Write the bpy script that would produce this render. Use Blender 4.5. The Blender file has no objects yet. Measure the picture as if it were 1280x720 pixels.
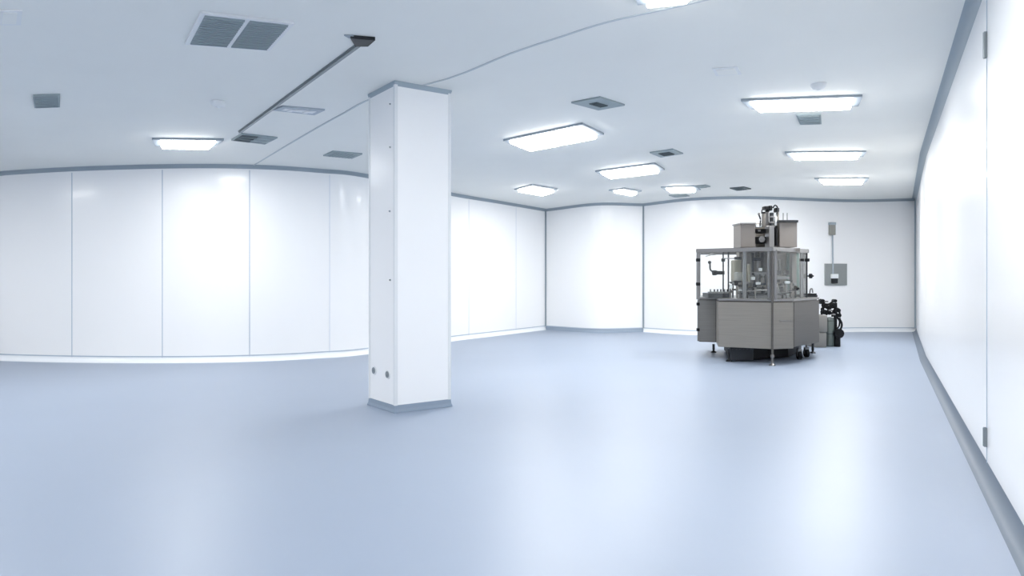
import bpy, bmesh, math
from mathutils import Vector, Matrix

# ------------------------------------------------------------------ camera, world, exposure
F = 850.0; HY = 343.0; H = 1.4
scene = bpy.context.scene
C = bpy.data.collections.new('cleanroom'); scene.collection.children.link(C)
cam_data = bpy.data.cameras.new('camera'); cam = bpy.data.objects.new('camera', cam_data); C.objects.link(cam)
cam.location = (0, 0, H); cam.rotation_euler = (math.pi/2, 0, 0)
cam_data.sensor_width = 36; cam_data.lens = 36*F/1280
cam_data.shift_y = -(360-HY)/1280
cam_data.clip_start = .02
scene.camera = cam
scene.view_settings.view_transform = 'Standard'; scene.view_settings.look = 'None'
scene.view_settings.exposure = 2.34; scene.view_settings.gamma = 1; scene.view_settings.use_curve_mapping = False
LAMP = 17.0            # strength of every luminaire's diffuser
w = bpy.data.worlds.new('world'); scene.world = w; w.use_nodes = True
w.node_tree.nodes['Background'].inputs[0].default_value = (.8, .87, 1, 1)
w.node_tree.nodes['Background'].inputs[1].default_value = .3
scene.cycles.max_bounces = 12; scene.cycles.diffuse_bounces = 8

# ------------------------------------------------------------------ materials
def mat(name, col, rough=.5, metal=0, coat=0, emit=0, alpha=1, bump=0, bscale=40, var=0, spec=.5, ecol=None, coat_rough=.1, stretch=None):
    m = bpy.data.materials.new(name); m.use_nodes = True
    nt = m.node_tree; b = nt.nodes['Principled BSDF']
    b.inputs['Base Color'].default_value = (*col, 1); b.inputs['Roughness'].default_value = rough
    b.inputs['Metallic'].default_value = metal; b.inputs['Coat Weight'].default_value = coat
    b.inputs['Coat Roughness'].default_value = coat_rough
    b.inputs['Specular IOR Level'].default_value = spec
    if emit:
        b.inputs['Emission Color'].default_value = (*(ecol or (1, 1, 1)), 1); b.inputs['Emission Strength'].default_value = emit
    if alpha < 1: b.inputs['Alpha'].default_value = alpha
    if bump or var:
        tc = nt.nodes.new('ShaderNodeTexCoord'); mp = nt.nodes.new('ShaderNodeMapping')
        mp.inputs['Scale'].default_value = stretch or (1, 1, 1)
        n = nt.nodes.new('ShaderNodeTexNoise'); n.inputs['Scale'].default_value = bscale; n.inputs['Detail'].default_value = 4
        nt.links.new(tc.outputs['Object'], mp.inputs[0]); nt.links.new(mp.outputs[0], n.inputs['Vector'])
        if bump:
            bp = nt.nodes.new('ShaderNodeBump'); bp.inputs['Strength'].default_value = bump; bp.inputs['Distance'].default_value = .01
            nt.links.new(n.outputs['Fac'], bp.inputs['Height']); nt.links.new(bp.outputs[0], b.inputs['Normal'])
        if var:
            r = nt.nodes.new('ShaderNodeValToRGB')
            r.color_ramp.elements[0].color = (*[c*(1-var) for c in col], 1); r.color_ramp.elements[1].color = (*[min(1, c*(1+var)) for c in col], 1)
            r.color_ramp.elements[0].position = .3; r.color_ramp.elements[1].position = .7
            nt.links.new(n.outputs['Fac'], r.inputs[0]); nt.links.new(r.outputs[0], b.inputs['Base Color'])
    return m
M = dict(
    wall=mat('wall_panel', (.875, .88, .888), .32, coat=.25, coat_rough=.12),
    ceil=mat('ceiling_paint', (.80, .805, .775), .75, var=.01, bscale=1.5),
    floor=mat('floor_vinyl', (.275, .33, .425), .42, coat=.10, coat_rough=.33, var=.015, bscale=.8),
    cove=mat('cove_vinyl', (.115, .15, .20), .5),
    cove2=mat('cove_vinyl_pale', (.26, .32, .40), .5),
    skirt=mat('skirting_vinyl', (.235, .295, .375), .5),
    covel=mat('highlight_cove', (.82, .85, .88), .3, coat=.3),  # floor-like vinyl paled; the cove's bright reflection is put into the colour
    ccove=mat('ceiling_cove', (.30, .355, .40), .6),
    joint=mat('joint_sealant', (.42, .49, .58), .6),
    fjoint=mat('faint_joint', (.60, .66, .74), .6),
    seam=mat('ceiling_seam', (.52, .56, .59), .8),
    frame=mat('fixture_frame', (.33, .38, .43), .5),
    wframe=mat('white_frame', (.74, .76, .77), .5),
    lens=mat('lamp_diffuser', (.9, .9, .9), .5, emit=LAMP, ecol=(1, .985, .955)),
    lside=mat('diffuser_edge', (.9, .9, .9), .5, emit=LAMP*.2, ecol=(1, .985, .955)),
    lens2=mat('far_lamp_diffuser', (.9, .9, .9), .5, emit=LAMP*.48, ecol=(1, .985, .955)),
    grille=mat('vent_grille', (.30, .36, .38), .6),
    grille2=mat('vent_pale', (.42, .47, .52), .6),
    gdark=mat('vent_dark', (.10, .13, .14), .7),
    rail=mat('rail_metal', (.26, .29, .31), .45, metal=.5),
    colm=mat('column_panel', (.875, .88, .888), .3, coat=.25),
    ctrim=mat('column_top_trim', (.34, .41, .47), .5),
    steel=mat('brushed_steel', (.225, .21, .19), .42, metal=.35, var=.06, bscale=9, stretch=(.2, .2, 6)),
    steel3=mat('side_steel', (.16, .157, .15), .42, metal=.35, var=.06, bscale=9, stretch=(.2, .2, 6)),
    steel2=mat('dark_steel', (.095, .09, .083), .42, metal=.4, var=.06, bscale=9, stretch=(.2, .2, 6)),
    bright=mat('polished_steel', (.21, .208, .21), .3, metal=.5),
    pale=mat('pale_panel', (.19, .175, .165), .4, metal=.2),
    black=mat('black_rubber', (.006, .007, .009), .6, spec=.2),
    dark=mat('dark_metal', (.025, .028, .032), .4, metal=.5),
    beige=mat('cream_plastic', (.28, .26, .20), .5),
    green=mat('green_plastic', (.10, .17, .15), .3),
    white=mat('white_plastic', (.75, .77, .78), .4),
    plate=mat('grey_plate', (.27, .29, .29), .45, metal=.2),
    device=mat('device_grey', (.27, .27, .245), .5),
    pump=mat('pump_grey', (.20, .195, .185), .4, metal=.2),
    gpump=mat('pump_cylinder', (.10, .125, .12), .35, metal=.4),
)
g = bpy.data.materials.new('clear_screen'); g.use_nodes = True
nt = g.node_tree; nt.nodes.clear()
o_ = nt.nodes.new('ShaderNodeOutputMaterial'); mx = nt.nodes.new('ShaderNodeMixShader'); tr = nt.nodes.new('ShaderNodeBsdfTransparent'); gl = nt.nodes.new('ShaderNodeBsdfGlossy')
tr.inputs[0].default_value = (.975, .988, .985, 1); gl.inputs['Roughness'].default_value = .05; mx.inputs[0].default_value = .07
nt.links.new(tr.outputs[0], mx.inputs[1]); nt.links.new(gl.outputs[0], mx.inputs[2]); nt.links.new(mx.outputs[0], o_.inputs[0])
M['glass'] = g

# ------------------------------------------------------------------ helpers
def link(name, bm, m, parent=None, kind=None, smooth=False, mats=None):
    bmesh.ops.recalc_face_normals(bm, faces=bm.faces)
    me = bpy.data.meshes.new(name); bm.to_mesh(me); bm.free()
    for mm in (mats or [m]): me.materials.append(M[mm])
    if smooth:
        for p in me.polygons: p.use_smooth = True
        me.set_sharp_from_angle(angle=math.radians(35))
    o = bpy.data.objects.new(name, me); C.objects.link(o)
    if parent: o.parent = parent; o.matrix_parent_inverse = Matrix.Translation(-world_loc(parent))
    if kind: o['kind'] = kind
    return o
def world_loc(o):
    return o.get('_w') and Vector(o['_w']) or Vector((0, 0, 0))
def thing(name, label, cat, loc, group=None):
    o = bpy.data.objects.new(name, None); C.objects.link(o); o.location = loc; o['_w'] = list(loc)
    o.empty_display_size = .1
    o['label'] = label; o['category'] = cat
    if group: o['group'] = group
    return o
def prism(bm, poly, z0, z1, mi=0):
    """poly: list of (x,y[,z]); z0/z1 numbers or functions of (x,y)"""
    f0 = z0 if callable(z0) else (lambda x, y: z0); f1 = z1 if callable(z1) else (lambda x, y: z1)
    a = [bm.verts.new((p[0], p[1], f0(p[0], p[1]))) for p in poly]; b = [bm.verts.new((p[0], p[1], f1(p[0], p[1]))) for p in poly]
    fs = [bm.faces.new(a), bm.faces.new(b)]
    n = len(poly)
    for i in range(n): fs.append(bm.faces.new((a[i], a[(i+1) % n], b[(i+1) % n], b[i])))
    for f in fs: f.material_index = mi
    return fs
def box(bm, c, s, bev=0, rz=0, mi=0):
    c = Vector(c); n = len(bm.faces)
    r = bmesh.ops.create_cube(bm, size=1)
    vs = r['verts']
    rot = Matrix.Rotation(rz, 3, 'Z')
    for v in vs: v.co = rot @ Vector((v.co.x*s[0], v.co.y*s[1], v.co.z*s[2])) + c
    if bev:
        es = {e for v in vs for e in v.link_edges}
        bmesh.ops.bevel(bm, geom=list(es), offset=bev, segments=2, affect='EDGES', profile=.5)
    if mi:
        bm.faces.ensure_lookup_table()
        for f in bm.faces[n:]: f.material_index = mi
def cyl(bm, p0, p1, r0, r1=None, seg=16):
    p0 = Vector(p0); p1 = Vector(p1); r1 = r0 if r1 is None else r1
    d = p1-p0; q = d.to_track_quat('Z', 'Y').to_matrix().to_4x4()
    bmesh.ops.create_cone(bm, cap_ends=True, segments=seg, radius1=r0, radius2=r1, depth=d.length, matrix=Matrix.Translation((p0+p1)/2) @ q)
def tube(bm, pts, r, seg=10):
    pts = smooth_line([Vector(p) for p in pts], 5)
    rings = []
    for i, p in enumerate(pts):
        t = (pts[min(i+1, len(pts)-1)]-pts[max(i-1, 0)]).normalized()
        q = t.to_track_quat('Z', 'Y').to_matrix()
        rings.append([bm.verts.new(p+q @ Vector((r*math.cos(a*2*math.pi/seg), r*math.sin(a*2*math.pi/seg), 0))) for a in range(seg)])
    for a, b in zip(rings, rings[1:]):
        for i in range(seg): bm.faces.new((a[i], a[(i+1) % seg], b[(i+1) % seg], b[i]))
    bm.faces.new(rings[0]); bm.faces.new(rings[-1])
def torus(bm, c, R, r, axis='Y', a0=0, a1=2*math.pi, n=28, seg=8):
    pts = []
    for i in range(n+1):
        a = a0+(a1-a0)*i/n
        d = {'X': (0, math.cos(a), math.sin(a)), 'Y': (math.cos(a), 0, math.sin(a)), 'Z': (math.cos(a), math.sin(a), 0)}[axis]
        pts.append(Vector(c)+R*Vector(d))
    rings = []
    for i, p in enumerate(pts):
        o = (p-Vector(c)).normalized(); up = {'X': Vector((1, 0, 0)), 'Y': Vector((0, 1, 0)), 'Z': Vector((0, 0, 1))}[axis]
        rings.append([bm.verts.new(p+r*(o*math.cos(k*2*math.pi/seg)+up*math.sin(k*2*math.pi/seg))) for k in range(seg)])
    for a, b in zip(rings, rings[1:]):
        for i in range(seg): bm.faces.new((a[i], a[(i+1) % seg], b[(i+1) % seg], b[i]))
def lathe(bm, c, prof, seg=24):
    rings = []
    for r, z in prof:
        rings.append([bm.verts.new((c[0]+r*math.cos(a*2*math.pi/seg), c[1]+r*math.sin(a*2*math.pi/seg), c[2]+z)) for a in range(seg)])
    for a, b in zip(rings, rings[1:]):
        for i in range(seg): bm.faces.new((a[i], a[(i+1) % seg], b[(i+1) % seg], b[i]))
    bm.faces.new(rings[0]); bm.faces.new(rings[-1])
def smooth_line(p, n):
    if len(p) < 3: return p
    out = []
    q = [p[0]*2-p[1]]+list(p)+[p[-1]*2-p[-2]]
    for i in range(1, len(q)-2):
        for k in range(n):
            t = k/n; a, b, c, d = q[i-1], q[i], q[i+1], q[i+2]
            out.append(.5*((2*b)+(c-a)*t+(2*a-5*b+4*c-d)*t*t+(3*b-a-3*c+d)*t**3))
    out.append(p[-1]); return out
NB = bmesh.new
def zc(x, y): return H + 2.199 + .0199*x - .0324*y            # underside of the gently falling ceiling
def at(px, py, d): return Vector(((px-640)*d/F, d, H+(HY-py)*d/F))
def cpt(px, py):
    s = (HY-py)/F; u = (px-640)/F
    t = 2.199/(s-.0199*u+.0324)
    return Vector((u*t, t, zc(u*t, t)))
def fl(px, py):
    k = H/(py-HY); return Vector(((px-640)*k, F*k, 0))

# ------------------------------------------------------------------ room plan (line where the floor meets the coving)
def plan(px, yt, yb):
    """depth that best meets both the wall's foot and its head"""
    best = None
    d = 3.0
    while d < 20:
        x = (px-640)*d/F
        b = HY+H*F/d; t = HY-(zc(x, d)-H)*F/d
        e = 2.5*(b-yb)**2+(t-yt)**2
        if best is None or e < best[0]: best = (e, d)
        d += .02
    d = best[1]; return Vector(((px-640)*d/F, d))
left_px = [(0, 213, 451), (100, 209, 454.5), (230, 206, 455), (330, 208, 453), (400, 212, 449), (460, 217, 443), (565, 238, 425.5), (625, 249, 418.5), (683, 260, 412)]
Lw = [Vector((-13.2, -3.0)), Vector((-13.6, 3.0)), Vector((-12.4, 7.4)), plan(-110, 219, 445)]+[plan(*p) for p in left_px]
Mw = [plan(683, 260, 412), plan(745, 253, 416), plan(804, 257, 417)]
Bw = [plan(804, 257, 417), plan(865, 252, 422), plan(945, 250, 422), plan(1060, 247, 414), plan(1140, 243, 412)]
dv = Vector((459, 850)).normalized()
rbase = Vector((.657, 0))
Rw = [Bw[-1]]+[rbase+dv*s for s in (12.5, 9.0, 6.0, 3.0, 0.0, -3.35)]
FR = [Rw[-1], Lw[0]]
segs = [('left', Lw, 6), ('corner', Mw, 8), ('back', Bw, 6), ('right', Rw, 1), ('front', FR, 1)]
loop = []; marks = []
for nm, p, n in segs:
    q = smooth_line(p, n) if n > 1 else list(p)
    marks.append((nm, len(loop), len(loop)+len(q)-1)); loop += q[:-1]
N = len(loop)
area = sum(loop[i].x*loop[(i+1) % N].y-loop[(i+1) % N].x*loop[i].y for i in range(N))
sg = 1 if area > 0 else -1
def off(i, d):                                               # outward mitred offset
    a, b, c = loop[i-1], loop[i % N], loop[(i+1) % N]
    n1 = (b-a).normalized(); n2 = (c-b).normalized()
    n1 = Vector((n1.y, -n1.x))*sg; n2 = Vector((n2.y, -n2.x))*sg
    m = (n1+n2).normalized(); return b+m*(d/max(.35, m.dot(n1)))
CV = .088
def wallpt(i, d=0): return off(i % N, CV+d)
def profile_sweep(name, i0, i1, prof, m, z_of):
    """prof: list of (outward offset, height) swept along the plan"""
    bm = NB(); rings = []
    for i in range(i0, i1+1):
        r = []
        for o, z in prof:
            p = off(i % N, o); r.append(bm.verts.new((p.x, p.y, z_of(p.x, p.y, z))))
        rings.append(r)
    n = len(prof)
    for a, b in zip(rings, rings[1:]):
        for k in range(n): bm.faces.new((a[k], a[(k+1) % n], b[(k+1) % n], b[k]))
    bm.faces.new(rings[0]); bm.faces.new(rings[-1])
    return link(name, bm, m, kind='structure', smooth=True)

poly = [wallpt(i, .14) for i in range(N)]
bm = NB(); prism(bm, poly, -.1, 0); link('floor', bm, 'floor', kind='structure')
bm = NB(); prism(bm, poly, zc, lambda x, y: zc(x, y)+.12); link('ceiling', bm, 'ceil', kind='structure')

def wall_at(px, nm):
    """point, direction and inward normal on the named wall, seen in the direction of px"""
    u = (px-640)/F
    i0, i1 = next((a, b) for n_, a, b in marks if n_ == nm)
    for i in range(i0, i1):
        a, b = wallpt(i), wallpt(i+1)
        if a.y < .3 and b.y < .3: continue
        fa, fb = a.x-u*a.y, b.x-u*b.y
        if fa*fb <= 0 and (a+(b-a)*(fa/(fa-fb))).y > 0:
            p = a+(b-a)*(fa/(fa-fb)); t = (b-a).normalized()
            return p, t, Vector((-t.y, t.x))*sg
    raise Exception((px, nm))
joints = {'left': [(90, 1), (203, 1), (312, 1), (412, 2), (586, 2), (645, 2)], 'right': [(1234, 1)], 'corner': [], 'back': [], 'front': []}
walls = {}
for nm, i0, i1 in marks:
    bm = NB(); rings = []
    for i in range(i0, i1+1):
        a, b = wallpt(i), wallpt(i, .1)
        rings.append([bm.verts.new((a.x, a.y, 0)), bm.verts.new((a.x, a.y, zc(a.x, a.y))), bm.verts.new((b.x, b.y, zc(b.x, b.y))), bm.verts.new((b.x, b.y, 0))])
    for a, b in zip(rings, rings[1:]):
        for k in range(4): bm.faces.new((a[k], a[(k+1) % 4], b[(k+1) % 4], b[k]))
    bm.faces.new(rings[0]); bm.faces.new(rings[-1])
    for px, mi in joints[nm]:
        p, t, n = wall_at(px, nm)
        wd = (.011 if mi == 1 else .008) if nm == 'left' else .007
        c = p+n*.0015; top = zc(p.x, p.y)
        box(bm, (c.x, c.y, top/2), (wd, .006, top-.16), rz=math.atan2(t.y, t.x), mi=mi)
    walls[nm] = link('wall_'+nm, bm, None, kind='structure', mats=['wall', 'joint', 'fjoint'], smooth=True)

# coving: concave quarter profile at floor and ceiling
def cove(r, top):
    pts = [(CV-r+r*math.sin(a), r-r*math.cos(a)) for a in [k*math.pi/14 for k in range(8)]]
    return pts+[(CV+.002, r), (CV+.002, -.0+.0)] if not top else pts+[(CV+.002, r), (CV+.002, 0)]
for nm, i0, i1 in marks:
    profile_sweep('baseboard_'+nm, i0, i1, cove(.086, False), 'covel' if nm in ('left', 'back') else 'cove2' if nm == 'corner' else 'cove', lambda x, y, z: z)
    if nm in ('left', 'back', 'corner'): profile_sweep('trim_%d' % {'left': 10, 'back': 11, 'corner': 12}[nm], i0, i1, [(CV-.006, .086), (CV+.002, .086), (CV+.002, .104), (CV-.006, .104)], 'joint', lambda x, y, z: z)
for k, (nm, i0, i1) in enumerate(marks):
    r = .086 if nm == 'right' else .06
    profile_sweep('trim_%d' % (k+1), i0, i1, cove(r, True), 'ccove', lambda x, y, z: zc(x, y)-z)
# vertical corner coving
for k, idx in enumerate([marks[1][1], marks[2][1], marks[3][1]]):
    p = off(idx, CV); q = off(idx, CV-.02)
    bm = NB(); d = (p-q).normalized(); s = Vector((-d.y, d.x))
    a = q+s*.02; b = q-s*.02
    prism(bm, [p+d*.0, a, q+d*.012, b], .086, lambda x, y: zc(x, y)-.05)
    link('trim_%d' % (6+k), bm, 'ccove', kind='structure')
# ceiling joint strip running past the column
jl = [cpt(*p) for p in ((316, 207), (380, 169), (430, 141), (470, 121), (560, 98), (640, 66), (700, 46), (760, 27), (850, 7), (930, -12))]
bm = NB()
a, b = [], []
pts = smooth_line([Vector((p.x, p.y)) for p in jl], 4)
L_, R_ = [], []
for i, p in enumerate(pts):
    t = (pts[min(i+1, len(pts)-1)]-pts[max(i-1, 0)]).normalized(); s = Vector((-t.y, t.x))*.012
    L_.append(p+s); R_.append(p-s)
prism(bm, L_+R_[::-1], lambda x, y: zc(x, y)-.006, lambda x, y: zc(x, y)+.002)
link('trim_9', bm, 'seam', kind='structure')
# hinges of the tall door leaf joint in the right wall
for py0, py1 in ((40, 72), (535, 558)):
    p, t, n = wall_at(1234, 'right'); d = p.y
    z0, z1 = H+(HY-py1)*d/F, H+(HY-py0)*d/F
    bm = NB(); c = p+n*.008
    box(bm, (c.x, c.y, (z0+z1)/2), (.022, .02, z1-z0), bev=.003, rz=math.atan2(t.y, t.x))
    cyl(bm, (c.x+n.x*.01, c.y+n.y*.01, z0), (c.x+n.x*.01, c.y+n.y*.01, z1), .008)
    o = link('hinge', bm, 'rail', walls['right']); o['label'] = 'grey metal hinge'

# ------------------------------------------------------------------ column
cL, cN, cR = fl(459, 506), fl(493, 517), fl(565.5, 508)
cB = cL+cR-cN
cc = (cL+cR)/2
base = [Vector((v.x, v.y)) for v in (cL, cN, cR, cB)]; cc2 = Vector((cc.x, cc.y))
def inset(P, d):
    out = []; n = len(P)
    for i in range(n):
        a, b, c = P[i-1], P[i], P[(i+1) % n]
        e1 = (b-a).normalized(); e2 = (c-b).normalized()
        n1 = Vector((e1.y, -e1.x)); n2 = Vector((e2.y, -e2.x))
        m = (n1+n2).normalized(); q = b+m*(-d/m.dot(n1))
        q2 = b-m*(-d/m.dot(n1))
        cen = sum(P, Vector((0, 0)))/n
        out.append(min((q, q2), key=lambda v: (v-cen).length*(1 if d > 0 else -1)))
    return out
col = thing('column', 'square white clad column standing alone in the open floor', 'column', (cc.x, cc.y, 0))
body = inset(base, .014)
ztop = lambda x, y: zc(x, y)
bm = NB(); prism(bm, body, 0, ztop)
link('shaft', bm, 'colm', col)
# edge angles (corner beads) on the visible corners
bn = body
def bead(i, wth, m, name, z0=.075):
    v = bn[i]; a = (bn[i-1]-v).normalized(); b = (bn[(i+1) % 4]-v).normalized()
    out = -(a+b)*.004
    P = [v+out, v+a*wth+out*0-b*.004, v+a*wth+b*.002, v+(a+b)*.003, v+b*wth+a*.002, v+b*wth-a*.004]
    bm = NB(); prism(bm, P, z0, lambda x, y: zc(x, y)-.02); link(name, bm, m, col)
for i in (0, 1, 2): bead(i, .028, 'wframe', 'corner_bead')
# base skirting with a sloped foot
bm = NB()
outer = base; mid = inset(base, .008)
r0 = [bm.verts.new((p.x, p.y, 0)) for p in outer]; r1 = [bm.verts.new((p.x, p.y, .012)) for p in outer]
r2 = [bm.verts.new((p.x, p.y, .035)) for p in mid]; r3 = [bm.verts.new((p.x, p.y, .078)) for p in inset(base, .013)]; r4 = [bm.verts.new((p.x, p.y, .078)) for p in inset(base, .03)]
for A_, B_ in ((r0, r1), (r1, r2), (r2, r3), (r3, r4)):
    for i in range(4): bm.faces.new((A_[i], A_[(i+1) % 4], B_[(i+1) % 4], B_[i]))
bm.faces.new(r0); bm.faces.new(r4)
link('skirting', bm, 'skirt', col)
bm = NB(); o1 = inset(base, .004)
r0 = [bm.verts.new((p.x, p.y, zc(p.x, p.y))) for p in o1]
r1 = [bm.verts.new((p.x, p.y, zc(p.x, p.y)-.012)) for p in o1]
r2 = [bm.verts.new((p.x, p.y, zc(p.x, p.y)-.05)) for p in inset(base, .014)]
r3 = [bm.verts.new((p.x, p.y, zc(p.x, p.y)-.05)) for p in inset(base, .03)]
for A_, B_ in ((r0, r1), (r1, r2), (r2, r3)):
    for i in range(4): bm.faces.new((A_[i], A_[(i+1) % 4], B_[(i+1) % 4], B_[i]))
bm.faces.new(r0); bm.faces.new(r3)
link('top_trim', bm, 'ctrim', col)
fn = (body[1]-body[0]).normalized(); nrm = Vector((fn.y, -fn.x))
if nrm.dot(cc2-body[0]) > 0: nrm = -nrm
def on_left_face(px, py):
    u = (px-640)/F; a, b = body[0], body[1]
    fa, fb = a.x-u*a.y, b.x-u*b.y
    p = a+(b-a)*(fa/(fa-fb)); return Vector((p.x, p.y, H+(HY-py)*p.y/F))
for px, py, r in ((488, 184, .011), (487.5, 264, .011), (488, 350, .011), (488, 130, .009)):
    p = on_left_face(px, py); bm = NB(); n3 = Vector((nrm.x, nrm.y, 0))
    cyl(bm, p-n3*.002, p+n3*.012, r, r*.7)
    link('screw', bm, 'rail', col)
for px, py in ((468, 463), (485, 468)):
    p = on_left_face(px, py); n3 = Vector((nrm.x, nrm.y, 0))
    bm = NB(); cyl(bm, p-n3*.002, p+n3*.008, .05, .047, 24); s = link('socket', bm, 'white', col, smooth=True)
    bm = NB(); cyl(bm, p+n3*.004, p+n3*.014, .036, .033, 24); cyl(bm, p+n3*.01, p+n3*.024, .014, .012, 12)
    o = link('socket_cap', bm, 'rail', s, smooth=True)
    o.matrix_parent_inverse = Matrix.Translation(-world_loc(col)) if False else Matrix.Identity(4)
    o.matrix_parent_inverse = Matrix.Identity(4)

# ------------------------------------------------------------------ ceiling fixtures
def quadpts(Q): return [Vector((p.x, p.y)) for p in (cpt(*q) for q in Q)]
def luminaire(Q, label, mm=.045, drop=.075, world=None, lens='lens'):
    P = world or quadpts(Q); c = sum(P, Vector((0, 0)))/4
    t = thing('ceiling_light', label, 'light', (c.x, c.y, zc(c.x, c.y)), 'surface mounted ceiling lights')
    bm = NB(); prism(bm, P, lambda x, y: zc(x, y)-.028, lambda x, y: zc(x, y)-.001); link('frame', bm, 'frame', t)
    lu = (P[1]-P[0]).length; lv = (P[3]-P[0]).length
    def lp(u, v): return (P[0]*(1-u)+P[1]*u)*(1-v)+(P[3]*(1-u)+P[2]*u)*v
    def ins(a, b): a /= lu; b /= lv; return [lp(a, b), lp(1-a, b), lp(1-a, 1-b), lp(a, 1-b)]
    I = ins(.10, .03); I2 = ins(.115, .045); bm = NB()
    r = []
    for PP, z in ((I, .02), (I, drop-.015), (I2, drop)): r.append([bm.verts.new((p.x, p.y, zc(p.x, p.y)-z)) for p in PP])
    for A_, B_ in zip(r, r[1:]):
        for i in range(4): bm.faces.new((A_[i], A_[(i+1) % 4], B_[(i+1) % 4], B_[i]))
    bm.faces.new(r[0])
    for f in bm.faces: f.material_index = 1
    bm.faces.new(r[-1])
    link('diffuser', bm, None, t, mats=[lens, 'lside'])
lights = [
 ([(190, 172), (280, 173), (268, 181), (194, 180)], 'wide flat ceiling light at far left, over the curved panelled wall'),
 ([(629, 174), (728, 153), (755, 166), (657, 185)], 'large slanted ceiling light just right of the column, largest of the slanted ones'),
 ([(744, 213), (819, 203), (831, 211), (757, 220)], 'slanted ceiling light behind the largest slanted one, nearer the far wall'),
 ([(643, 236), (665, 230), (697, 235.5), (676, 242)], 'short ceiling light over the left far corner of the room'),
 ([(761, 237), (780, 234.5), (802, 238), (784, 242)], 'small dim ceiling light over the short wall between the two far corners'),
 ([(826, 233), (868, 231.5), (876, 236), (834, 237.5)], 'small ceiling light left of the machine, close to the far wall'),
 ([(926, 123.5), (1078, 118), (1073, 130), (940, 134)], 'widest and nearest ceiling light of the row before the right wall'),
 ([(981, 189), (1083, 188), (1079, 194), (986, 195)], 'middle ceiling light of the row of three before the right wall'),
 ([(1018, 222), (1086, 221.5), (1083, 226), (1026, 227)], 'farthest ceiling light of the row of three before the right wall'),
 ([(790, -22), (900, -32), (868, -6), (797, 2)], 'ceiling light cut off by the top edge of the picture'),
]
for k, (Q, lb) in enumerate(lights): luminaire(Q, lb, lens='lens2' if k in (1, 2, 3, 4, 5, 6) else 'lens')
OUT = ['beyond the left edge before the curved wall', 'close to the far left corner', 'left of the column towards the viewer', 'over the left side of the room', 'over the left rear of the room', 'overhead left of the viewer', 'behind the viewer', 'overhead between viewer and right wall']
for k, (x, y) in enumerate(((-6.2, 6.6), (-9.6, 8.0), (-4.4, 4.2), (-8.2, 3.4), (-6.6, .6), (-1.2, .2), (-3.6, -1.6), (1.1, 4.1))):  # unseen lights, added to brighten the left side and the room
    P = [Vector((x-.62, y-.16)), Vector((x+.62, y-.16)), Vector((x+.62, y+.16)), Vector((x-.62, y+.16))]
    luminaire(None, 'added fill ceiling light outside the picture, '+OUT[k], world=P)

def vent(Q, label, cells=1, frame='wframe', inner=('grille',), fw=.03, name='ceiling_vent', cat='vent', split_dir=0, slats=7, drop=.02):
    P = quadpts(Q); c = sum(P, Vector((0, 0)))/4
    t = thing(name, label, cat, (c.x, c.y, zc(c.x, c.y)), 'ceiling vents' if name == 'ceiling_vent' else None)
    bm = NB(); prism(bm, P, lambda x, y: zc(x, y)-drop, lambda x, y: zc(x, y)-.001); link('frame', bm, frame, t)
    def lerp(u, v): return (P[0]*(1-u)+P[1]*u)*(1-v)+(P[3]*(1-u)+P[2]*u)*v
    lu = (P[1]-P[0]).length; lv = (P[3]-P[0]).length; eu, ev = fw/lu, fw/lv
    for k in range(cells):
        u0 = eu+(1-eu)*k/cells; u1 = (1-eu)*(k+1)/cells
        if cells == 1: u0, u1 = eu, 1-eu
        bm = NB(); q = [lerp(u0, ev), lerp(u1, ev), lerp(u1, 1-ev), lerp(u0, 1-ev)]
        prism(bm, q, lambda x, y: zc(x, y)-drop-.004, lambda x, y: zc(x, y)-drop+.004)
        gname = inner[k % len(inner)]
        for s in range(slats):                                # louvre blades standing proud of the grille
            v0 = ev+(1-2*ev)*(s+.35)/slats; v1 = ev+(1-2*ev)*(s+.65)/slats
            prism(bm, [lerp(u0, v0), lerp(u1, v0), lerp(u1, v1), lerp(u0, v1)], lambda x, y: zc(x, y)-drop-.012, lambda x, y: zc(x, y)-drop-.003)
        link('grille', bm, gname, t)
    return t
vent([(251, 13), (368, 27), (337, 61), (231, 53)], 'large double return air grille in a white frame at upper left', 2, slats=16, fw=.035)
vent([(41, 118), (75, 117), (75, 132), (43, 133)], 'small square grey vent alone near the left edge', 1, 'grille', fw=.02)
vent([(714, 127), (750, 120), (781, 130), (748, 136)], 'large grey four way diffuser right of the column, above the slanted light', 1, 'grille', ('gdark',), fw=.13)
vent([(812, 190), (841, 185.5), (854, 191), (826, 195.5)], 'small grey diffuser before the middle slanted light', 1, 'grille', ('gdark',), fw=.10)
vent([(995, 142), (1026, 141.5), (1027, 153.5), (1000, 154)], 'grey vent just beyond the widest ceiling light', 1, 'grille', fw=.02)
vent([(912, 234.5), (930, 233), (939, 235.5), (921, 237.5)], 'small dark vent above the machine', 1, 'gdark', ('gdark',), fw=.06)
vent([(867, 232), (882, 230.5), (888, 232.5), (874, 234.5)], 'tiny grey vent right beside the small light left of the machine', 1, 'grille', fw=.05)
vent([(836, 243.5), (858, 242.5), (862, 244.5), (842, 245.5)], 'tiny dark vent by the far wall, beyond the small light left of the machine', 1, 'grille', fw=.05)
vent([(341, 136), (353, 131.5), (406, 136), (393, 142)], 'pale framed vent between the ceiling rail and the column', 1, 'grille2', ('wframe', ), fw=.06, slats=2)
vent([(302, 166), (347, 171), (331, 179), (289, 174)], 'vent at the far end of the ceiling rail, half dark half grey', 2, 'grille', ('gdark', 'grille'), fw=.02, slats=3)
vent([(404, 193.5), (416, 188), (453, 191.5), (440, 197)], 'grey vent by the column, close to the curved wall', 1, 'grille', ('grille',), fw=.05)
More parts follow.
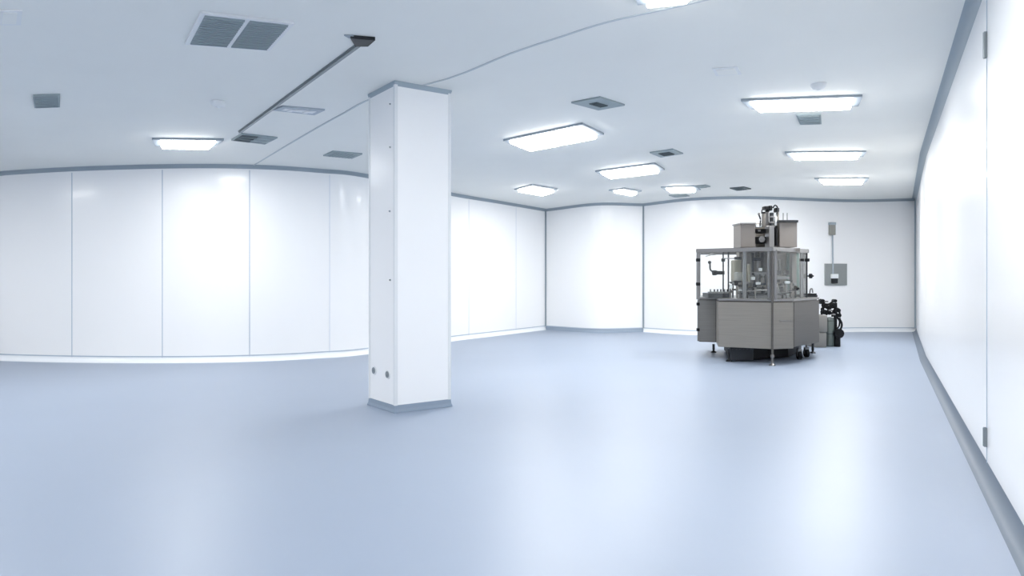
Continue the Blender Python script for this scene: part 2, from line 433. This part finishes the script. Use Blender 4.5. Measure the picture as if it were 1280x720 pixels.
for q, lb in (((273, 127), 'round white smoke detector above the far left light'), ((1023, 105), 'round smoke detector before the widest ceiling light')):
    p = cpt(*q); t = thing('smoke_detector', lb, 'smoke detector', p)
    bm = NB(); lathe(bm, (p.x, p.y, p.z-.06), [(.03, 0), (.055, .008), (.075, .03), (.08, .059)]); link('housing', bm, 'wframe', t, smooth=True)
    bm = NB(); lathe(bm, (p.x, p.y, p.z-.07), [(.012, 0), (.02, .005), (.02, .012)], 16); link('sensor_cap', bm, 'white', t, smooth=True)
for Q, lb in (([(890, 85), (922, 83), (927, 92), (895, 94)], 'faint white square ceiling hatch left of the widest light'),
              ([(-2, 12), (28, 12), (26, 30), (-4, 30)], 'faint white ceiling hatch at the upper left edge')):
    P = quadpts(Q); c = sum(P, Vector((0, 0)))/4; t = thing('ceiling_hatch', lb, 'hatch', (c.x, c.y, zc(c.x, c.y)))
    bm = NB(); prism(bm, P, lambda x, y: zc(x, y)-.01, lambda x, y: zc(x, y)-.001); link('rim', bm, 'wframe', t)
    bm = NB(); prism(bm, inset(P, .03), lambda x, y: zc(x, y)-.014, lambda x, y: zc(x, y)-.009); link('lid', bm, 'ceil', t)
# ceiling rail with its bracket
a, b = cpt(452, 52), cpt(300, 164)
t = thing('ceiling_rail', 'long grey metal rail under the ceiling running towards the far left light', 'rail', a)
d = Vector((b.x-a.x, b.y-a.y)).normalized(); s = Vector((-d.y, d.x))*.015
A2, B2 = Vector((a.x, a.y)), Vector((b.x, b.y))
bm = NB(); prism(bm, [A2+s, A2-s, B2-s, B2+s], lambda x, y: zc(x, y)-.026, lambda x, y: zc(x, y)-.001)
prism(bm, [A2+s*1.6, A2-s*1.6, B2-s*1.6, B2+s*1.6], lambda x, y: zc(x, y)-.010, lambda x, y: zc(x, y)-.001); link('track', bm, 'rail', t)
q = quadpts([(438, 43.5), (469, 46), (460, 54), (444, 54)])
bm = NB(); prism(bm, q, lambda x, y: zc(x, y)-.03, lambda x, y: zc(x, y)-.001); link('end_bracket', bm, 'dark', t)
q = quadpts([(430, 43), (442, 43.5), (444, 47), (436, 46)])
bm = NB(); prism(bm, q, lambda x, y: zc(x, y)-.012, lambda x, y: zc(x, y)-.001); link('end_plate', bm, 'frame', t)

# ------------------------------------------------------------------ filling machine
def g2(px, d): return Vector(((px-640)*d/F, d))
D0 = 10.5
mc = at(955, 400, 11.4)
mach = thing('filling_machine', 'stainless steel filling machine with a clear guarded top, standing before the far wall', 'machine', (mc.x, mc.y, 0))
def part(name, bm, m, parent=None, smooth=False, label=None):
    bmesh.ops.recalc_face_normals(bm, faces=bm.faces)
    o = link(name, bm, m, None, smooth=smooth)
    p = parent or mach; o.parent = p
    o.matrix_parent_inverse = Matrix.Translation(-Vector((mc.x, mc.y, 0))) if p is mach else Matrix.Identity(4)
    if label: o['label'] = label
    return o
V = [g2(871.5, 11.5), g2(895, 11.42), g2(897.5, 10.85), g2(966, 10.5), g2(992.5, 10.6), g2(1024, 11.35), g2(1013, 12.7), g2(874, 12.6)]
Zb, Zt = .26, .985
def shrink(P, k):
    c = sum(P, Vector((0, 0)))/len(P); return [c+(p-c)*k for p in P]
bm = NB(); prism(bm, shrink(V, .965), Zb, Zt); part('cabinet_core', bm, 'steel2')
bm = NB(); prism(bm, shrink(V, 1.0), Zt, Zt+.028); part('table_top', bm, 'bright')
names = ['side_panel', 'edge_panel', 'front_panel', 'front_panel', 'side_panel', 'rear_panel', 'rear_panel', 'side_panel']
panels = []
for i in range(8):
    a, b = V[i], V[(i+1) % 8]; e = (b-a).normalized(); n = Vector((e.y, -e.x)); c = sum(V, Vector((0, 0)))/8
    if n.dot(c-a) > 0: n = -n
    a2, b2 = a+e*.006, b-e*.006
    bm = NB(); z0 = Zb-.015 if i in (1, 2, 3) else Zb+.01
    prism(bm, [a2-n*.02, b2-n*.02, b2-n*.002, a2-n*.002], z0, Zt-.02)
    es = [e_ for e_ in bm.edges]; bmesh.ops.bevel(bm, geom=es, offset=.004, segments=1, affect='EDGES')
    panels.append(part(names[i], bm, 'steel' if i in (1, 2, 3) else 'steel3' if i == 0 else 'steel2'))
# trims on the panels
bm = NB(); p0, p1 = at(975, 401, 10.515), at(990, 401, 10.575); cyl(bm, p0, p1, .006); part('grab_rail', bm, 'bright', None)
for py in (412, 380):
    p = at(872.5, py, 11.5); bm = NB(); box(bm, p, (.045, .05, .05), .006); part('latch', bm, 'black')
# legs and the black base that doubles as underside shadow
def leg(px, ytop, ybot, d, r=.022, m='dark'):
    a = at(px, ytop, d); b = at(px, ybot, d); zb = 0
    bm = NB(); cyl(bm, (a.x, d, a.z), (a.x, d, .05), r); lg = part('leg', bm, m, smooth=True)
    bm = NB(); lathe(bm, (a.x, d, 0), [(.05, 0), (.05, .012), (.02, .03), (.014, .055)], 18); part('foot', bm, 'dark', lg, smooth=True)
leg(911, 436, 452, 10.95)
leg(1000, 425, 447, 11.45, m='bright'); leg(1016, 420, 440, 12.1); leg(892, 430, 440, 12.2); leg(980, 430, 440, 12.4)
bm = NB(); P = [g2(914, 11.0), g2(941, 10.95), g2(960, 11.2), g2(985, 11.3), g2(1000, 12.0), g2(985, 12.5), g2(905, 12.4)]
prism(bm, P, .03, Zb+.01); part('shadow_plinth', bm, 'black')  # dark base, blackened and widened to carry the shadow under the machine
bm = NB(); a = at(913, 437, 10.88); b = at(942, 452, 10.88)
box(bm, ((a.x+b.x)/2, 10.93, .13), (b.x-a.x, .1, .22), .008)
for k in range(6): box(bm, (a.x+.04+k*(b.x-a.x-.08)/5, 10.875, .2), (.02, .01, .012))
part('drain_tray', bm, 'dark')
# casters at right
for px, d in ((999, 11.2), (1008, 11.5)):
    p = at(px, 436, d); bm = NB(); cyl(bm, (p.x-.025, d, .07), (p.x+.025, d, .07), .07, seg=24); cs = part('caster', bm, 'black', smooth=True)
    bm = NB(); box(bm, (p.x, d, .15), (.07, .06, .04), .006); box(bm, (p.x-.032, d, .1), (.006, .05, .1)); box(bm, (p.x+.032, d, .1), (.006, .05, .1)); cyl(bm, (p.x, d, .16), (p.x, d, .28), .015)
    part('fork', bm, 'bright', cs)
# guard frame
G = [g2(872.5, 11.25), g2(965, 10.44), g2(1008.5, 11.4), g2(1006, 12.4), g2(873.5, 12.35)]
ZR = 1.79; RW = .03
def rail(a, b, z, m='pale', name='top_rail', hh=.032, w=.028):
    e = (b-a).normalized(); n = Vector((e.y, -e.x))*w
    bm = NB(); prism(bm, [a-n-e*w, b-n+e*w, b+n+e*w, a+n-e*w], z-hh, z+hh)
    bmesh.ops.bevel(bm, geom=list(bm.edges), offset=.008, segments=2, affect='EDGES')
    return part(name, bm, m, smooth=True)
for i in range(5):
    rail(G[i], G[(i+1) % 5], ZR, 'bright')
def post(p, z0, z1, m='bright', r=.024, name='post', rod=False):
    bm = NB()
    if rod: cyl(bm, (p.x, p.y, z0), (p.x, p.y, z1), r)
    else:
        box(bm, (p.x, p.y, (z0+z1)/2), (2*r, 2*r, z1-z0), .005)
    return part(name, bm, m, smooth=rod)
ps = [post(G[0], Zt, ZR), post(g2(961.5, 10.50), Zt+.02, ZR, r=.022), post(g2(969, 10.50), Zt+.02, ZR, r=.022), post(g2(1002, 11.3), Zt, ZR, r=.024), post(G[2], Zt-.02, ZR, 'dark', .012, rod=True), post(G[3], Zt, ZR), post(G[4], Zt, ZR), post(g2(930.5, 10.9), Zt, ZR, 'bright', .024)]
fp = g2(965.5, 10.44)
lg = post(fp, .05, ZR-.02, 'steel2', .018, 'corner_pole', rod=True)
bm = NB(); lathe(bm, (fp.x, fp.y, 0), [(.05, 0), (.05, .012), (.018, .035), (.018, .12), (.028, .13), (.028, .16), (.018, .17)], 18); part('foot', bm, 'bright', lg, smooth=True)
for px, py, d in ((872.5, 325, 11.25), (872.5, 355, 11.25), (1002, 325, 11.3), (1009, 325, 11.4)):
    p = at(px, py, d); bm = NB(); box(bm, p, (.062, .06, .055), .01); cyl(bm, p+Vector((0, -.06, 0)), p, .015); part('clamp', bm, 'black', smooth=True)
# screens
for i, (a, b) in enumerate(((G[0], G[1]), (G[1], G[2]), (G[2], G[3]), (G[4], G[0]))):
    e = (b-a).normalized(); n = Vector((e.y, -e.x))*.003; a2, b2 = a+e*.04, b-e*.05
    bm = NB(); prism(bm, [a2-n, b2-n, b2+n, a2+n], Zt+.04, ZR-.035); part('clear_screen', bm, 'glass')
# roof deck and the upper boxes
bm = NB(); P = [g2(922, 11.0), g2(1000, 11.0), g2(998, 12.1), g2(924, 12.1)]
prism(bm, P, ZR-.02, ZR+.035); part('roof_deck', bm, 'pale')
def pbox(x0, y0, x1, y1, d, dep, m, name, bev=.006, parent=None, label=None):
    a = at(x0, y0, d); b = at(x1, y1, d); bm = NB()
    box(bm, ((a.x+b.x)/2, d+dep/2, (a.z+b.z)/2), (b.x-a.x, dep, a.z-b.z), bev)
    return part(name, bm, m, parent, label=label)
lb = pbox(926, 280, 944, 309, 11.3, .38, 'pale', 'electrical_box')
pbox(925.4, 278.4, 945, 280.3, 11.27, .42, 'bright', 'box_lid', .004, lb)
rb = pbox(974.5, 277.5, 996.5, 309, 11.2, .75, 'pale', 'electrical_box')
pbox(973, 275, 998, 278, 11.17, .8, 'dark', 'box_lid', .004, rb)
for px in (979, 984): 
    a = at(px, 275, 11.6); bm = NB(); cyl(bm, a, a+Vector((0, 0, .12)), .008); part('antenna', bm, 'bright', rb)
# drive stack between the boxes
pbox(944.5, 279, 961, 309, 11.7, .3, 'steel', 'drive_backplate')
pbox(945, 280.5, 955, 284, 11.3, .2, 'white', 'terminal_block')
pbox(944.5, 286, 960, 291, 11.35, .25, 'black', 'drive_housing')
pbox(948, 287, 951, 289.5, 11.33, .03, 'bright', 'connector')
pbox(944.5, 296, 960, 304, 11.35, .25, 'black', 'drive_housing')
p = at(952.5, 299, 11.3); bm = NB(); cyl(bm, p, p+Vector((0, .12, 0)), .05, seg=24); cyl(bm, p-Vector((0, .01, 0)), p, .02); part('pulley', bm, 'bright', smooth=True)
pbox(961.5, 282, 968, 309, 11.2, .2, 'bright', 'mast')
pbox(969.8, 282, 972, 307, 11.2, .12, 'black', 'cable_chain')
pbox(972, 282, 974.5, 309, 11.4, .3, 'steel', 'mast')
def vcyl(px, y0, y1, d, rpx, m, name, parent=None, taper=None):
    a = at(px, y0, d); b = at(px, y1, d); r = rpx*d/F
    bm = NB(); cyl(bm, b, a, r, r*(taper or 1), 20); return part(name, bm, m, parent, smooth=True)
cy = vcyl(954.5, 266, 284, 11.3, 2.3, 'steel', 'cylinder')
vcyl(954.5, 265, 267, 11.3, 2.7, 'black', 'cylinder_cap', cy)
cy = vcyl(959, 263, 283, 11.35, 2.0, 'bright', 'cylinder')
vcyl(959, 262.5, 265, 11.35, 2.5, 'black', 'cylinder_cap', cy)
cy = vcyl(964.5, 266, 283, 11.25, 2.6, 'dark', 'motor'); vcyl(964.5, 270, 272, 11.25, 3.0, 'bright', 'motor_band', cy); vcyl(964.5, 277, 279, 11.25, 3.0, 'bright', 'motor_band', cy)
vcyl(969.5, 271, 284, 11.25, 1.6, 'white', 'air_pipe')
vcyl(972.3, 262, 284, 11.3, 1.5, 'steel', 'air_pipe')
for a_, b_ in (((955.5, 257.5), (961, 262)), ((961.5, 256.8), (966, 263)), ((970, 259.5), (974.5, 265))):
    pbox(*a_, *b_, 11.25, .12, 'black', 'valve_head', .015)
bm = NB(); tube(bm, [at(950, 283, 11.25), at(950.5, 274, 11.25), at(948.5, 268, 11.25)], .012); part('hose', bm, 'dark', smooth=True)
bm = NB(); tube(bm, [at(966, 260, 11.25), at(969, 256.5, 11.25), at(972, 260, 11.25), at(971, 268, 11.25)], .012); part('hose', bm, 'dark', smooth=True)
bm = NB(); tube(bm, [at(957, 262, 11.25), at(953, 262, 11.25), at(952, 267, 11.25)], .010); part('hose', bm, 'dark', smooth=True)
p = at(948.8, 267.5, 11.25); bm = NB(); bmesh.ops.create_icosphere(bm, subdivisions=2, radius=.022, matrix=Matrix.Translation(p)); part('knob', bm, 'bright', smooth=True)

# inside the guard: left bay
r1 = post(g2(904, 11.3), Zt, ZR, 'dark', .012, 'support_rod', True)
r2 = post(g2(910.5, 11.4), Zt, ZR, 'dark', .013, 'support_rod', True)
bm = NB(); box(bm, at(904, 325, 11.3), (.055, .05, .055), .008); part('rod_clamp', bm, 'black')
bm = NB(); box(bm, at(903.5, 341, 11.3), (.05, .05, .06), .008); part('rod_clamp', bm, 'black')
bm = NB(); a = at(891, 341, 11.25); b = at(903, 341, 11.28); cyl(bm, a, b, .03); cyl(bm, a+Vector((.0, 0, 0)), a+Vector((.06, 0, 0)), .042, seg=20); part('sensor_head', bm, 'black', smooth=True)
bm = NB(); tube(bm, [at(891.5, 340, 11.25), at(888, 337, 11.25), at(887.5, 330, 11.25)], .014); bmesh.ops.create_icosphere(bm, subdivisions=2, radius=.03, matrix=Matrix.Translation(at(887, 328, 11.25))); part('handle', bm, 'dark', smooth=True)
bm = NB(); p = at(890.5, 319, 11.25); lathe(bm, p, [(.05, 0), (.055, .008), (.03, .02), (.012, .03)]); cyl(bm, p+Vector((-.11, 0, -.02)), p+Vector((0, 0, .01)), .006); part('lamp_head', bm, 'bright', smooth=True)
bm = NB(); cyl(bm, at(904, 323, 11.28), at(926, 323, 11.0), .008); part('cross_rod', bm, 'bright', smooth=True)
pbox(919, 321, 927, 324.5, 11.0, .06, 'dark', 'rod_clamp')
pbox(918, 325, 927, 352, 11.3, .2, 'beige', 'feed_chute', .02, label='cream feed chute')
pbox(921, 340, 929, 351, 11.1, .15, 'device', 'feed_bowl_cover', .02)
# outfeed deck left
ob = pbox(885.5, 366.5, 912, 372, 11.3, .35, 'dark', 'outfeed_conveyor')
pbox(885, 364.5, 912.5, 366.8, 11.28, .03, 'bright', 'guide_rail', .003, ob)
for px in (888, 893, 897, 901, 906, 909):
    vcyl(px, 361.5, 367, 11.35, .9, 'dark' if int(px) % 2 else 'bright', 'guide_pin', ob)
# centre bay
pbox(924, 313, 929, 372, 11.6, .15, 'steel', 'inner_column')
pbox(933, 312, 944, 358, 11.7, .25, 'steel', 'inner_panel')
pbox(944, 312, 960, 352, 11.9, .2, 'pale', 'inner_panel')
pbox(954, 314, 958, 372, 11.5, .12, 'steel2', 'inner_column')
vcyl(936, 330, 362, 11.2, 1.8, 'beige', 'filling_tube'); vcyl(932.8, 334, 366, 11.25, 1.2, 'beige', 'filling_tube')
vcyl(947, 313, 325, 11.3, 2.6, 'steel2', 'cylinder'); vcyl(947, 325, 338, 11.3, 1.2, 'bright', 'piston_rod'); vcyl(941, 316, 340, 11.3, 1.6, 'dark', 'cylinder')
pbox(944, 322, 951, 326, 11.22, .1, 'black', 'valve_block')
pbox(938, 340, 960, 345, 11.25, .12, 'bright', 'nozzle_bar')
for k, px in enumerate((939.5, 943, 946.5, 950, 953.5, 957)):
    vcyl(px, 343, 356, 11.2, .75, 'dark' if k % 2 else 'bright', 'nozzle')
pbox(940, 346, 944, 350, 11.15, .07, 'white', 'nozzle_clamp'); pbox(950, 335, 953, 339, 11.15, .07, 'white', 'nozzle_clamp'); pbox(941, 341, 943, 344, 11.12, .05, 'black', 'nozzle_clamp')
pbox(929, 313, 984, 371, 12.15, .03, 'steel', 'rear_inner_panel')
pbox(984, 313, 1000, 371, 12.2, .03, 'plate', 'rear_inner_panel')
tp = at(952, 366, 11.25)
bm = NB(); lathe(bm, (tp.x, tp.y, Zt+.028), [(.36, 0), (.36, .05), (.35, .06), (.30, .06), (.30, .035), (.12, .035), (.12, .09), (.05, .1)], 40); tt = part('turntable', bm, 'bright', smooth=True)
bm = NB(); lathe(bm, (tp.x, tp.y, Zt+.09), [(.37, 0), (.37, .018), (.34, .018)], 40); part('turntable_ring', bm, 'black', tt, smooth=True)
for k in range(16):
    a = k*math.pi/8+.1; bm = NB(); x, y = tp.x+.33*math.cos(a), tp.y+.33*math.sin(a)
    cyl(bm, (x, y, Zt+.08), (x, y, Zt+.15+.03*(k % 3)), .028, seg=12); cyl(bm, (x, y, Zt+.15+.03*(k % 3)), (x, y, Zt+.17+.03*(k % 3)), .012, seg=10)
    part('station_pin', bm, ('black', 'bright', 'dark', 'black', 'steel')[(k*7) % 5], tt, smooth=True)
bm = NB(); cyl(bm, (tp.x, tp.y, Zt+.1), (tp.x, tp.y, Zt+.36), .07, .055, 24); part('turntable_hub', bm, 'steel', tt, smooth=True)
for px, y0, y1, d, m in ((916, 352, 371, 11.2, 'dark'), (921, 354, 371, 11.1, 'steel'), (925, 350, 370, 11.15, 'bright'), (913, 356, 371, 11.25, 'steel'), (934, 352, 371, 10.95, 'dark'), (944, 356, 371, 10.9, 'steel'), (973, 350, 371, 11.0, 'steel'), (978, 356, 371, 10.95, 'dark'), (983, 352, 371, 11.0, 'bright'), (989, 350, 371, 11.2, 'steel'), (994, 354, 371, 11.3, 'dark')):
    pa = at(px, y1, d); vcyl(px, y0, HY+(H-Zt-.03)*F/d, d, 1.1, m, 'stand')
    pbox(px-2, y0, px+2, y0+3, d-.02, .05, 'black' if m != 'dark' else 'bright', 'stand_block', .006)
for k in range(30):
    px = (914+(k*17.3) % 46) if k < 18 else (971+(k*11.9) % 28); py = 353+(k*7.7) % 14; w_ = 1.1+(k*1.7) % 1.9; h_ = .8+(k*1.3) % 1.8
    pbox(px-w_, py-h_, px+w_, py+h_, 10.93+(k % 4)*.06+(.12 if px > 985 or px < 925 else 0), .06, ('black', 'dark', 'white', 'black', 'steel2', 'black')[k % 6], 'fitting', .008)
for x0, x1, y_ in ((934, 959, 364), (936, 958, 369), (970, 988, 367)):
    bm = NB(); cyl(bm, at(x0, y_, 10.9), at(x1, y_-1.5, 10.9), .012); part('guide_rail', bm, 'bright' if y_ == 364 else 'dark', smooth=True)
# right bay
pbox(971, 318, 984, 350, 11.9, .1, 'steel', 'inner_panel')
pbox(984, 314, 999, 362, 11.8, .05, 'green', 'inner_panel', label='dark green inner panel')
pbox(990, 313, 996, 372, 11.6, .12, 'pale', 'inner_column')
pbox(970, 338, 977, 344, 11.2, .2, 'black', 'drive_housing')
pbox(968, 346, 987, 349, 11.15, .12, 'bright', 'nozzle_bar')
pbox(982, 338, 986, 344, 11.3, .1, 'black', 'valve_block')
pbox(976, 361, 980, 366, 10.9, .06, 'black', 'valve_block'); pbox(994, 359, 998, 363, 11.1, .06, 'black', 'valve_block')
vcyl(975, 325, 338, 11.3, 2.3, 'steel2', 'cylinder')
# infeed at right
ib = pbox(1004, 368.5, 1022, 374, 11.6, .4, 'dark', 'infeed_conveyor')
pbox(1004, 366.8, 1021, 368.6, 11.58, .03, 'black', 'guide_rail', .003, ib)
bm = NB(); cyl(bm, at(1009, 345, 11.4), at(1017, 345, 11.4), .012); a = at(1012, 345, 11.4); cyl(bm, a, a+Vector((.035, 0, 0)), .04); part('clamp_knob', bm, 'black', smooth=True)
bm = NB(); tube(bm, [at(1012, 368, 11.7), at(1013, 362, 11.7), at(1015, 361, 11.7), at(1016, 366, 11.7)], .012); part('hose', bm, 'bright', smooth=True)

# ------------------------------------------------------------------ pump unit beside the machine
pc = at(1031, 400, 13.1)
pu = thing('pump_unit', 'small grey pump unit with black hoses, right behind the steel machine', 'pump', (pc.x, pc.y, 0))
mcs = mc.copy()
def ppart(name, bm, m, parent=None, smooth=False):
    o = link(name, bm, m, None, smooth=smooth); o.parent = parent or pu
    o.matrix_parent_inverse = Matrix.Translation(-Vector((pc.x, pc.y, 0))) if parent is None else Matrix.Identity(4)
    return o
a = at(1017, 394, 13.0); b = at(1035, 416, 13.0)
bm = NB(); box(bm, ((a.x+b.x)/2, 13.25, (a.z+b.z)/2+.0), (b.x-a.x, .5, a.z-b.z), .03); ppart('housing', bm, 'pump', smooth=True)
bm = NB(); box(bm, ((a.x+b.x)/2, 13.25, b.z/2), (b.x-a.x-.03, .46, b.z-.004), .012); ppart('base_cabinet', bm, 'pump', smooth=True)
c = at(1036.5, 400, 13.25); zt = at(1038, 397, 13.25).z
bm = NB(); lathe(bm, (c.x, c.y, 0), [(.08, 0), (.095, .02), (.095, zt-.03), (.075, zt), (.02, zt+.01)], 28); ppart('tank', bm, 'gpump', smooth=True)
for z in (.25, .5):
    bm = NB(); torus(bm, (c.x, c.y, z), .097, .006, 'Z'); ppart('tank_band', bm, 'dark', smooth=True)
fx = at(1044.3, 400, 13.2); zt = at(1045, 378, 13.3).z
bm = NB(); box(bm, (fx.x, 13.2, zt/2), (.05, .05, zt), .008); ppart('stand_post', bm, 'black')
wc = at(1044.5, 407, 13.2)
bm = NB(); cyl(bm, (wc.x+.03, 13.1, .26), (wc.x+.03, 13.3, .26), .09, seg=24); box(bm, (wc.x+.02, 13.2, .1), (.1, .12, .2), .01); ppart('motor', bm, 'black', smooth=True)
bm = NB(); torus(bm, (wc.x-.03, 13.2, .42), .15, .02, 'Y', -1.3, 1.5); torus(bm, (wc.x-.035, 13.26, .45), .14, .014, 'Y', -1.0, 1.7); ppart('hose_loop', bm, 'black', smooth=True)
for px, py, s in ((1027, 377, 3.2), (1031, 382, 2.6), (1036, 384, 2.8), (1041, 381, 2.8), (1030, 390, 3), (1036, 391, 2.4), (1047, 388, 2.6), (1048, 394, 2.4), (1043, 376, 2)):
    p = at(px, py, 13.2); r = s*13.2/F
    bm = NB(); cyl(bm, p-Vector((0, .05, 0)), p+Vector((0, .06, 0)), r, seg=18); cyl(bm, p-Vector((0, .07, 0)), p-Vector((0, .04, 0)), r*.5, seg=12); ppart('valve', bm, 'black', smooth=True)
for pts in ([(1025, 374), (1029, 379), (1036, 380), (1042, 376)], [(1028, 380), (1030, 388), (1036, 392), (1046, 390)], [(1027, 394), (1027, 386), (1033, 384)], [(1040, 396), (1042, 388), (1048, 386), (1050, 396), (1049, 408)], [(1033, 394), (1036, 386), (1044, 384)]):
    bm = NB(); tube(bm, [at(x, y, 13.2) for x, y in pts], .017); ppart('hose', bm, 'black', smooth=True)
for px, py in ((1033, 377), (1042, 393), (1038, 388)):
    p = at(px, py, 13.12); bm = NB(); box(bm, p, (.06, .05, .03), .008); ppart('connector', bm, 'bright')

# ------------------------------------------------------------------ wall plate with conduit and sensor
u1 = wall_at(1044, 'back')[0]; dw = u1.y; tdir = wall_at(1044, 'back')[1]; nin = wall_at(1044, 'back')[2]
def onw(px, py, o=0):
    p, t, n = wall_at(px, 'back'); q = p+n*o; return Vector((q.x, q.y, H+(HY-py)*p.y/F))
rzw = math.atan2(tdir.y, tdir.x)
def wbox(x0, y0, x1, y1, th, m, name, parent, bev=.004, o0=0):
    a, b = onw(x0, y0), onw(x1, y1); c = (a+b)/2; c += Vector((nin.x, nin.y, 0))*(o0+th/2-.002)
    L = Vector((b.x-a.x, b.y-a.y)).length; bm = NB(); box(bm, c, (L, th, a.z-b.z), bev, rz=rzw)
    return link(name, bm, m, parent)
p = onw(1044, 343)
wp = thing('wall_panel_box', 'square grey steel plate with a socket, thin conduit and sensor above, on the far wall', 'control box', p)
wbox(1030.5, 329.5, 1057.5, 356.5, .035, 'plate', 'plate', wp, .006)
wbox(1037, 342.5, 1045, 348, .06, 'white', 'socket_lid', wp, .01, .03)
wbox(1037.5, 348, 1044.5, 354, .05, 'dark', 'socket', wp, .006, .03)
a, b = onw(1039.5, 294, .03), onw(1039.5, 343, .045)
bm = NB(); cyl(bm, a, b, .017); link('conduit', bm, 'frame', wp, smooth=True)
wbox(1035.5, 280.5, 1041.5, 294, .09, 'device', 'sensor_body', wp, .012)
wbox(1035.3, 278, 1041.7, 281.5, .095, 'frame', 'sensor_cap', wp, .006)

for o in list(bpy.data.objects):
    if '_w' in o: del o['_w']
